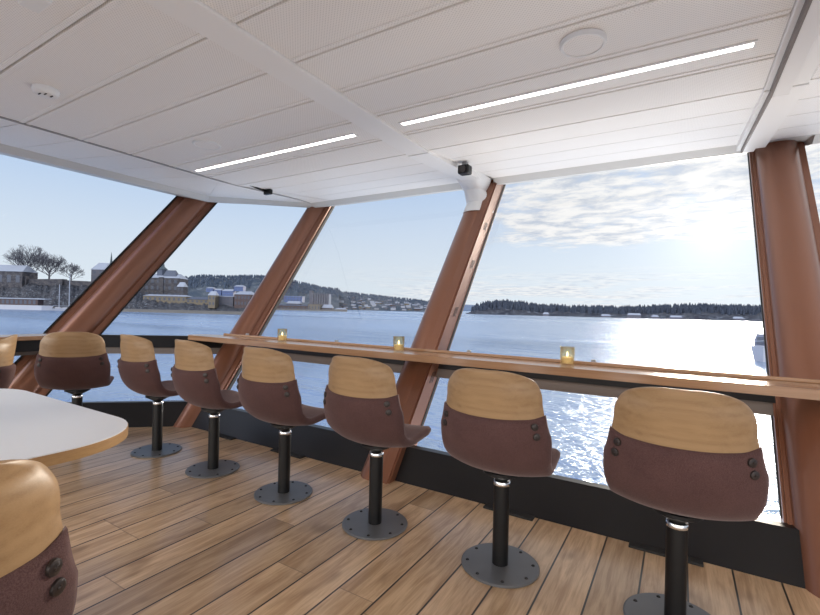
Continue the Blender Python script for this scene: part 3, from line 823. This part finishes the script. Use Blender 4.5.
# castle with its keep, corner tower and spire
r_, W, we, H = building(132, 178, 297, 273, 366, 'large stone castle with snowy roof and dark turret', 'stone', 'snow', .18, 16, 'castle', floors=3, cols_=8, cat='castle')
bm = new_bm(); add_box(bm, (W*.58, -.6, 0), (W*.68, 3, we+.6)); obj('stair_tower', bm, 'stone', r_)
bm = new_bm(); add_prism(bm, [(W*.52+4.2*math.cos(k*PI/3), 8+4.2*math.sin(k*PI/3)) for k in range(6)], we*.8, H+3.5); obj('turret', bm, 'slate', r_)
bm = new_bm(); add_lathe(bm, [(4.6, H+3.5), (2.0, H+6.0), (1.5, H+9), (.3, H+15), (0, H+15)], (W*.52, 8, 0), 10); obj('spire', bm, 'copper_green', r_)
bm = new_bm(); add_hexa(bm, [(W*.60, 2, we), (W*.92, 2, we), (W*.92, 12, we), (W*.60, 12, we), (W*.64, 6.5, H+3), (W*.84, 6.5, H+3), (W*.84, 7.5, H+3), (W*.64, 7.5, H+3)]); obj('upper_roof', bm, 'slate', r_)
bm = new_bm(); add_lathe(bm, [(1.3, 0), (1.3, 5), (1.7, 5.2), (.9, 8), (.25, 15), (0, 17)], (0, 0, 0), 10)
o = obj('spire', bm, 'copper_green'); o.location = at(111, 272, 372); tag(o, 'slender green church spire rising beside the leftmost pillar', 'spire')
building(177, 183.5, 297, 282, 352, 'slim stone tower with a white pointed cap right of the castle', 'stone', 'snow', .28, 6, 'tower', floors=2, cols_=2, cat='tower')
building(143, 186, 301, 294.5, 330, 'long low ochre building at the foot of the castle', 'ochre', 'snow', .18, 9, 'storehouse', floors=1, cols_=9, cat='building')
building(186, 208, 303, 297, 330, 'low ochre sheds right of the castle on the quay', 'ochre', 'slate', .3, 9, 'storehouse', floors=1, cols_=5, cat='building')
building(208, 215, 306, 291, 322, 'small square quay pavilion with pointed snowy roof', 'ochre', 'snow', .25, 6, 'pavilion', floors=2, cols_=2, cat='pavilion')
building(216, 233, 306, 296, 330, 'grey flat warehouse beside the quay pavilion', 'house_grey', 'snow', 0, 10, 'warehouse', floors=2, cols_=5, flat=True, cat='building')
building(234, 250, 306, 291, 326, 'brown warehouse with wide snowy hipped roof by the corner pillar', 'house_brown', 'snow', .2, 14, 'warehouse', floors=2, cols_=5, cat='building')
building(252.5, 262, 306, 297, 326, 'low grey shed against the corner pillar', 'house_grey', 'snow', .2, 10, 'shed', floors=1, cols_=3, cat='building')
for i, (a, b, yb, yt) in enumerate(((214, 221, 294, 288.5), (222, 233, 296, 289), (234, 243, 290, 285), (206, 213, 291, 287))):
    building(a, b, yb, yt, 800, ['bluish terrace block on the slope above the pavilion', 'wide bluish apartment block on the wooded slope', 'pale block highest on the slope behind the warehouse', 'small bluish house on the slope left of the terrace block'][i],
             'house_blue', 'snow', .25, 14, 'apartment_block', 'blocks on the wooded slope', floors=2, cols_=5, cat='building')
# right of the corner pillar
building(284, 302, 301, 296, 760, 'blue glass office block right of the corner pillar', 'house_blue', 'snow', 0, 20, 'office_block', floors=2, cols_=6, flat=True, cat='building')
building(286, 300, 305, 301, 690, 'snowy-roofed boathouse below the blue office block', 'house_brown', 'snow', .5, 14, 'boathouse', floors=1, cols_=3, cat='building')
building(275, 309, 311, 304.5, 660, 'long brown quay building below the office block', 'house_brown', 'slate', .15, 14, 'warehouse', floors=1, cols_=9, cat='building')
r_, W, we, H = building(311.5, 328.5, 311, 293.5, 700, 'pale grain silo block on the far quay', 'house_white', 'house_grey', 0, 20, 'grain_silo', floors=0, flat=True, cat='silo')
bm = new_bm()
for k in range(7): add_tube(bm, [((k+.5)*W/7, -.3, 0), ((k+.5)*W/7, -.3, we)], W/15, 12)
obj('silo_tubes', bm, 'house_grey', r_, True)
bm = new_bm(); add_box(bm, (-4, 0, 0), (0, 14, H+4)); obj('lift_tower', bm, 'house_grey', r_)
building(308, 320, 311, 304, 650, 'tan quay building in front of the grain silo', 'ochre', 'house_brown', 0, 14, 'warehouse', floors=1, cols_=4, flat=True, cat='building')
building(321.5, 332, 311, 304.5, 655, 'dark shed with broad snowy roof right of the silo', 'house_brown', 'snow', .45, 16, 'shed', floors=1, cols_=3, cat='building')
building(335, 346, 311.5, 308, 650, 'low cream shed on the quay right of the snowy shed', 'ochre', 'snow', .3, 12, 'shed', floors=1, cols_=4, cat='building')
# houses of the far hillside
hr = random.Random(21)
walls = ['house_white', 'house_grey', 'house_brown', 'ochre', 'house_white']
protos = []
k = 0
placed = []
while k < 80:
    x = hr.uniform(336, 440); f = hr.random()
    kk = .04 + .45*f*f; d = 1000+420*kk; z = hill_height(CH, 1000, 420, x, kk)
    p = at(x, HZ(x), d); w = hr.uniform(6, 13); h = hr.uniform(3.5, 6); dp = 6.
    if any((q-Vector((p.x, p.y))).length < (w+qw)*.6+4 for q, qw in placed): 
        if hr.random() < .97: continue
    placed.append((Vector((p.x, p.y)), w))
    wm = walls[k % 5]
    root = thing('hillside_house', 'small house in the town on the far hillside, between the silo and the middle pillar', 'house', (p.x, p.y, z-2), math.radians(31)+hr.uniform(-.5, .5), 'houses on the far hillside')
    bm = new_bm(); add_box(bm, (-w/2, -dp/2, 0), (w/2, dp/2, h)); obj('wall', bm, wm, root)
    bm = new_bm(); v = [bm.verts.new(q) for q in ((-w/2-.5, -dp/2-.5, h), (w/2+.5, -dp/2-.5, h), (w/2+.5, dp/2+.5, h), (-w/2-.5, dp/2+.5, h), (-w/2, 0, h+1.8), (w/2, 0, h+1.8))]
    for q in ((0, 1, 5, 4), (2, 3, 4, 5), (1, 2, 5), (3, 0, 4), (3, 2, 1, 0)): bm.faces.new([v[i] for i in q])
    obj('roof', bm, 'snow' if k % 2 else 'slate', root); k += 1
# island houses
for (x, yb, w, h, lab) in ((546, 315, 14, 5, 'white boathouse on the island shore, nearest the middle pillar'), (634, 316, 30, 9, 'large pale villa on the island in front of the trees'),
                           (655, 317.5, 16, 5, 'low white house just right of the large island villa'), (676, 318, 26, 5, 'long low white house on the island shore'),
                           (606, 317, 22, 4, 'low snowy boathouse left of the island villa'), (738, 320, 22, 6, 'pale house on the island shore beside the right pillar')):
    d = 760; kk = 3/70; p = at(x, HZ(x), d); root = thing('island_house', lab, 'house', (p.x, p.y, ZW-.3), math.radians(5))
    dp = 6.; h = h*.55+.6; w *= .7
    bm = new_bm(); add_box(bm, (-w/2, -dp/2, 0), (w/2, dp/2, h)); obj('wall', bm, 'house_grey', root)
    bm = new_bm(); v = [bm.verts.new(q) for q in ((-w/2-.5, -dp/2-.5, h), (w/2+.5, -dp/2-.5, h), (w/2+.5, dp/2+.5, h), (-w/2-.5, dp/2+.5, h), (-w/2+2, 0, h+3), (w/2-2, 0, h+3))]
    for q in ((0, 1, 5, 4), (2, 3, 4, 5), (1, 2, 5), (3, 0, 4), (3, 2, 1, 0)): bm.faces.new([v[i] for i in q])
    obj('roof', bm, 'snow', root)
# radio mast on the far shore
bm = new_bm(); p = at(482, 308, 2300); add_tube(bm, [(0, 0, 0), (0, 0, 46)], [2.2, .8], 6)
o = obj('radio_mast', bm, 'house_grey'); o.location = (p.x, p.y, ZW+8); tag(o, 'thin radio mast above the left tip of the island', 'mast')

# bare trees on the headland
def bare_tree(x, yb, yt, d, wpx, label, seed, dens=1.):
    rr = random.Random(seed); p = at(x, yb, d); H = (yb-yt)*d/F_PX*1.05; Wd = wpx*d/F_PX
    root = thing('bare_tree', label, 'tree', p, 0, 'bare trees on the fortress wall')
    bmt, bmb = new_bm(), new_bm()
    add_tube(bmt, [(0, 0, -2), (.2, 0, H*.2), (0, 0, H*.42)], [H*.035, H*.026, H*.02], 7)
    def grow(p0, dr, ln, r_, lv):
        p1 = p0+dr*ln*.5+Vector((rr.uniform(-.06, .06), rr.uniform(-.06, .06), .03))*ln; p2 = p0+dr*ln
        q = Vector((p2.x/(Wd*.52), p2.y/(Wd*.52), (p2.z-H*.55)/(H*.48)))
        if q.length > 1.02 and lv > 0: return
        add_tube(bmb, [p0, p1, p2], [r_, r_*.8, r_*.55], 4, False)
        if lv >= 5: return
        for _ in range(3 if lv < 4 else 3):
            nd = (dr + Vector((rr.uniform(-1, 1), rr.uniform(-1, 1), rr.uniform(-.35, .8)))*.75).normalized()
            grow(p2 if rr.random() < .6 else p1, nd, ln*rr.uniform(.62, .86), max(r_*.62, .035), lv+1)
    for k in range(int(13*dens)):
        a = k*2.4; s = Vector((math.cos(a)*.75, math.sin(a)*.75, rr.uniform(.35, 1.3))).normalized()
        grow(Vector((0, 0, H*rr.uniform(.14, .42))), s, H*.25, H*.012, 0)
    obj('trunk', bmt, 'bark', root, True); obj('branches', bmb, 'bark', root)
bare_tree(27, 284, 247, 350, 40, 'largest bare tree, wide crown behind the far left stone building', 2)
bare_tree(49, 283, 254, 352, 31, 'dense rounded bare tree, middle one of the three on the fortress wall', 5)
bare_tree(71, 283, 263, 356, 24, 'smallest bare tree, standing nearest the dark gabled house', 9, .7)

# moored boats
def ferry(x0, x1, yb, yt, d, label):
    a, b = at(x0, yb, d), at(x1, yb, d); t = b-a; t.z = 0; W = t.length; ang = math.atan2(t.y, t.x)
    root = thing('moored_ship', label, 'ship', (a.x, a.y, ZW), ang); H = (yb-yt)*d/F_PX
    bm = new_bm(); h1 = H*.36
    ring0 = [(W*.02, -2.2), (W*.9, -2.2), (W*.98, 0), (W*.9, 2.2), (W*.02, 2.2)]; ring1 = [(0, -3), (W*.92, -3), (W*1.02, 0), (W*.92, 3), (0, 3)]
    v0 = [bm.verts.new((x, y, -.4)) for x, y in ring0]; v1 = [bm.verts.new((x, y, h1)) for x, y in ring1]
    for i in range(5): bm.faces.new((v0[i], v0[(i+1) % 5], v1[(i+1) % 5], v1[i]))
    bm.faces.new(v1); bm.faces.new(v0[::-1]); obj('hull', bm, 'hull', root)
    bm = new_bm(); add_box(bm, (W*.08, -2.3, h1), (W*.86, 2.3, H*.84)); obj('deckhouse', bm, 'house_brown', root)
    bm = new_bm(); add_box(bm, (W*.0, -2.9, H*.84), (W*.95, 2.9, H*.92)); obj('roof', bm, 'snow', root)
    bm = new_bm()
    for k in range(14): add_box(bm, (W*(.1+.054*k), -2.36, h1+.8), (W*(.13+.054*k), -2.3, H*.76))
    obj('windows', bm, 'window_dark', root)
ferry(-30, 52, 308.5, 296, 296, 'long white passenger ship moored along the quay at the far left')
def sail(x, yb, yt, d, w, label):
    p = at(x, yb, d); root = thing('sailing_boat', label, 'boat', (p.x, p.y, ZW), .9, 'sailing boats at the quay'); H = (yb-yt)*d/F_PX
    bm = new_bm(); v0 = [bm.verts.new(q) for q in ((-w/2, -.6, -.3), (w*.4, -.6, -.3), (w*.46, 0, -.3), (w*.4, .6, -.3), (-w/2, .6, -.3))]
    v1 = [bm.verts.new(q) for q in ((-w*.52, -1.5, 1.3), (w*.35, -1.3, 1.5), (w*.58, 0, 1.8), (w*.35, 1.3, 1.5), (-w*.52, 1.5, 1.3))]
    for i in range(5): bm.faces.new((v0[i], v0[(i+1) % 5], v1[(i+1) % 5], v1[i]))
    bm.faces.new(v1); bm.faces.new(v0[::-1]); obj('hull', bm, 'hull', root)
    bm = new_bm(); add_box(bm, (-w*.25, -.9, 1.35), (w*.15, .9, 2.1), .2); obj('cabin', bm, 'hull', root)
    bm = new_bm(); add_tube(bm, [(0, 0, 1.2), (0, 0, H)], [.28, .2], 8); add_tube(bm, [(0, -1.8, H*.62), (0, 1.8, H*.62)], .1, 5); add_tube(bm, [(0, 0, 3), (-w*.4, 0, 3.1)], .13, 6)
    obj('mast', bm, 'snow', root)
sail(69, 309, 272, 294, 14, 'sailing boat with the tallest white mast beside the leftmost pillar')
sail(59, 309, 283, 293, 8, 'sailing boat with a shorter mast behind the ship stern')
# motor cruiser at the right, partly behind the right pillar
p = at_shore(765, 360); root = thing('motor_boat', 'white motor boat on the water beside the right pillar', 'boat', (p.x, p.y, ZW), math.radians(-100))
s = 1.0
bm = new_bm()
r0 = [(-4, -1.2), (3, -1.2), (4.6, 0), (3, 1.2), (-4, 1.2)]; r1 = [(-4.4, -1.9), (3.2, -1.8), (5.6, 0), (3.2, 1.8), (-4.4, 1.9)]
v0 = [bm.verts.new((x, y, -.3)) for x, y in r0]; v1 = [bm.verts.new((x, y, 2.0 + (.5 if x > 3 else 0))) for x, y in r1]
for i in range(5): bm.faces.new((v0[i], v0[(i+1) % 5], v1[(i+1) % 5], v1[i]))
bm.faces.new(v1); bm.faces.new(v0[::-1]); obj('hull', bm, 'hull', root)
bm = new_bm(); add_hexa(bm, [(-3.4, -1.4, 2), (2.6, -1.4, 2), (2.6, 1.4, 2), (-3.4, 1.4, 2), (-3.2, -1.2, 4.2), (1.2, -1.2, 4.2), (1.2, 1.2, 4.2), (-3.2, 1.2, 4.2)]); obj('cabin', bm, 'hull_shade', root)
bm = new_bm(); add_box(bm, (-2.6, -1.43, 2.9), (1.2, -1.3, 3.7)); add_box(bm, (-2.6, 1.3, 2.9), (1.2, 1.43, 3.7)); add_hexa(bm, [(2.3, -1.1, 2.7), (2.38, -1.1, 2.7), (2.38, 1.1, 2.7), (2.3, 1.1, 2.7), (1.55, -1.0, 3.9), (1.63, -1.0, 3.9), (1.63, 1.0, 3.9), (1.55, 1.0, 3.9)]); obj('windows', bm, 'window_dark', root)
bm = new_bm(); add_box(bm, (-3.5, -1.5, 4.2), (1.5, 1.5, 4.4), .05); add_tube(bm, [(-1.5, -1.1, 4.4), (-2.0, -1.0, 5.6), (-2.0, 1.0, 5.6), (-1.5, 1.1, 4.4)], .09, 8); obj('flybridge', bm, 'hull', root)
bm = new_bm(); add_tube(bm, [(-3.4, -1.7, 2.0), (-3.4, -1.7, 2.9), (2.8, -1.7, 3.1), (5.2, 0, 3.4), (2.8, 1.7, 3.1), (-3.4, 1.7, 2.9), (-3.4, 1.7, 2.0)], .05, 6); obj('railing', bm, 'chrome', root)

# ------------------------------------------------------------------ sky and sun
SUN = Vector((.051, .986, .161)).normalized()
w = bpy.data.worlds.new('sky'); bpy.context.scene.world = w; w.use_nodes = True
t = NT.__new__(NT); t.t = w.node_tree; t.n = t.t.nodes; t.n.clear(); t.m = w
out = t.n.new('ShaderNodeOutputWorld'); bg = t.n.new('ShaderNodeBackground'); t.link(bg.outputs[0], out.inputs[0])
D = t.coord('Generated'); x, y, z = t.sep(D)
el = t.math('ARCSINE', z)
elc = t.math('MAXIMUM', el, 0)
az = t.math('ARCTAN2', x, y)
base = t.mix(t.smooth(elc, 0, .40), srgb(222, 233, 242), srgb(166, 197, 238))
base = t.mix(t.smooth(elc, .40, .85), base, srgb(66, 112, 190))
dn = t.n.new('ShaderNodeVectorMath'); dn.operation = 'DOT_PRODUCT'; t.link(D, dn.inputs[0]); dn.inputs[1].default_value = SUN
dot = dn.outputs['Value']
ang = t.math('ARCCOSINE', t.math('MINIMUM', dot, .99999))
# clouds: dense bank round the sun, thin streaks low over the horizon
iz = t.math('DIVIDE', 1.0, t.math('ADD', elc, .09))
cv = t.comb(t.math('MULTIPLY', x, iz), t.math('MULTIPLY', y, iz), 0)
n1 = t.noise(t.scale(cv, (1.25, .75, 1), (.7, .4, 0)), 1.35, 8, .66, .5)
n1b = t.noise(t.scale(cv, (1, 1.4, 1), (3, 1, 0)), 5.0, 5, .62, .3)
bank = t.math('MULTIPLY', t.smooth(az, -.50, -.26), t.smooth(el, .11, .16))
cl = t.math('ADD', t.math('ADD', t.math('MULTIPLY', n1, .75), t.math('MULTIPLY', n1b, .35)), t.math('MULTIPLY', bank, .37))
cl = t.math('ADD', cl, t.math('MULTIPLY', t.smooth(el, .38, .6), t.math('MULTIPLY', t.smooth(az, -.9, -.2), .3)))
cl = t.smooth(cl, .68, .92)
cl = t.math('MULTIPLY', cl, t.smooth(el, .09, .15))
cl = t.math('MULTIPLY', cl, t.math('ADD', t.math('MULTIPLY', t.smooth(az, -.62, -.28), .92), .08))
sv = t.comb(t.math('MULTIPLY', az, 3.2), t.math('MULTIPLY', el, 34), 2.0)
ns = t.noise(sv, 1.3, 5, .6, .5)
st = t.math('MULTIPLY', t.smooth(ns, .42, .64), t.math('MULTIPLY', t.smooth(el, .11, .03), t.smooth(az, -.80, -.35, .15, .95)))
cl2 = t.math('MAXIMUM', cl, st, clamp=True)
ccol = t.mix(t.smooth(n1b, .3, .62), srgb(186, 197, 214), (.90, .90, .90))
c = t.mix(cl2, base, ccol)
# hazy brightness round the veiled sun
g1 = t.math('POWER', 2.718, t.math('MULTIPLY', ang, -4.5)); g2 = t.math('POWER', 2.718, t.math('MULTIPLY', ang, -17))
glow = t.math('ADD', t.math('MULTIPLY', g1, .20), t.math('MULTIPLY', g2, .38))
c = t.mix(1.0, c, t.comb(glow, t.math('MULTIPLY', glow, .95), t.math('MULTIPLY', glow, .86)), 'ADD')
# unseen sky behind the cabin, extra brightness added to fill the interior
backs = t.math('MULTIPLY', t.smooth(y, -.3, -.75), t.smooth(el, -.05, .1))
high = t.smooth(elc, .45, .9)
br = t.math('ADD', 1.0, t.math('MULTIPLY', backs, 3.5))
c = t.mix(backs, c, (1.0, .95, .88))
t.link(c, bg.inputs[0]); t.link(br, bg.inputs[1])
w.cycles.sampling_method = 'AUTOMATIC'

sd = bpy.data.lights.new('sun', 'SUN'); sd.energy = 3.0; sd.angle = math.radians(9); sd.color = (1, .90, .76)
so = bpy.data.objects.new('sun', sd); C.objects.link(so)
so.rotation_euler = (-SUN).to_track_quat('-Z', 'Y').to_euler()
# added area lamp below the sight line, fills the ceiling in place of water glitter
ad = bpy.data.lights.new('glitter_fill', 'AREA'); ad.shape = 'RECTANGLE'; ad.size = 6.5; ad.size_y = 2.2; ad.energy = 210; ad.color = (1, .94, .86)
ao = bpy.data.objects.new('glitter_fill', ad); C.objects.link(ao); ao.location = (.7, 4.9, -1.5)
ao.rotation_euler = Vector((0, -.35, 1)).to_track_quat('-Z', 'Y').to_euler()

sc = bpy.context.scene
sc.view_settings.view_transform = 'Standard'; sc.view_settings.look = 'None'
sc.view_settings.exposure = 0.0; sc.view_settings.gamma = 1.0; sc.view_settings.use_curve_mapping = False
sc.cycles.use_denoising = True
sc.cycles.max_bounces = 10; sc.cycles.diffuse_bounces = 5; sc.cycles.glossy_bounces = 4; sc.cycles.transparent_max_bounces = 16
sc.cycles.sample_clamp_indirect = 6
bpy.context.view_layer.update()
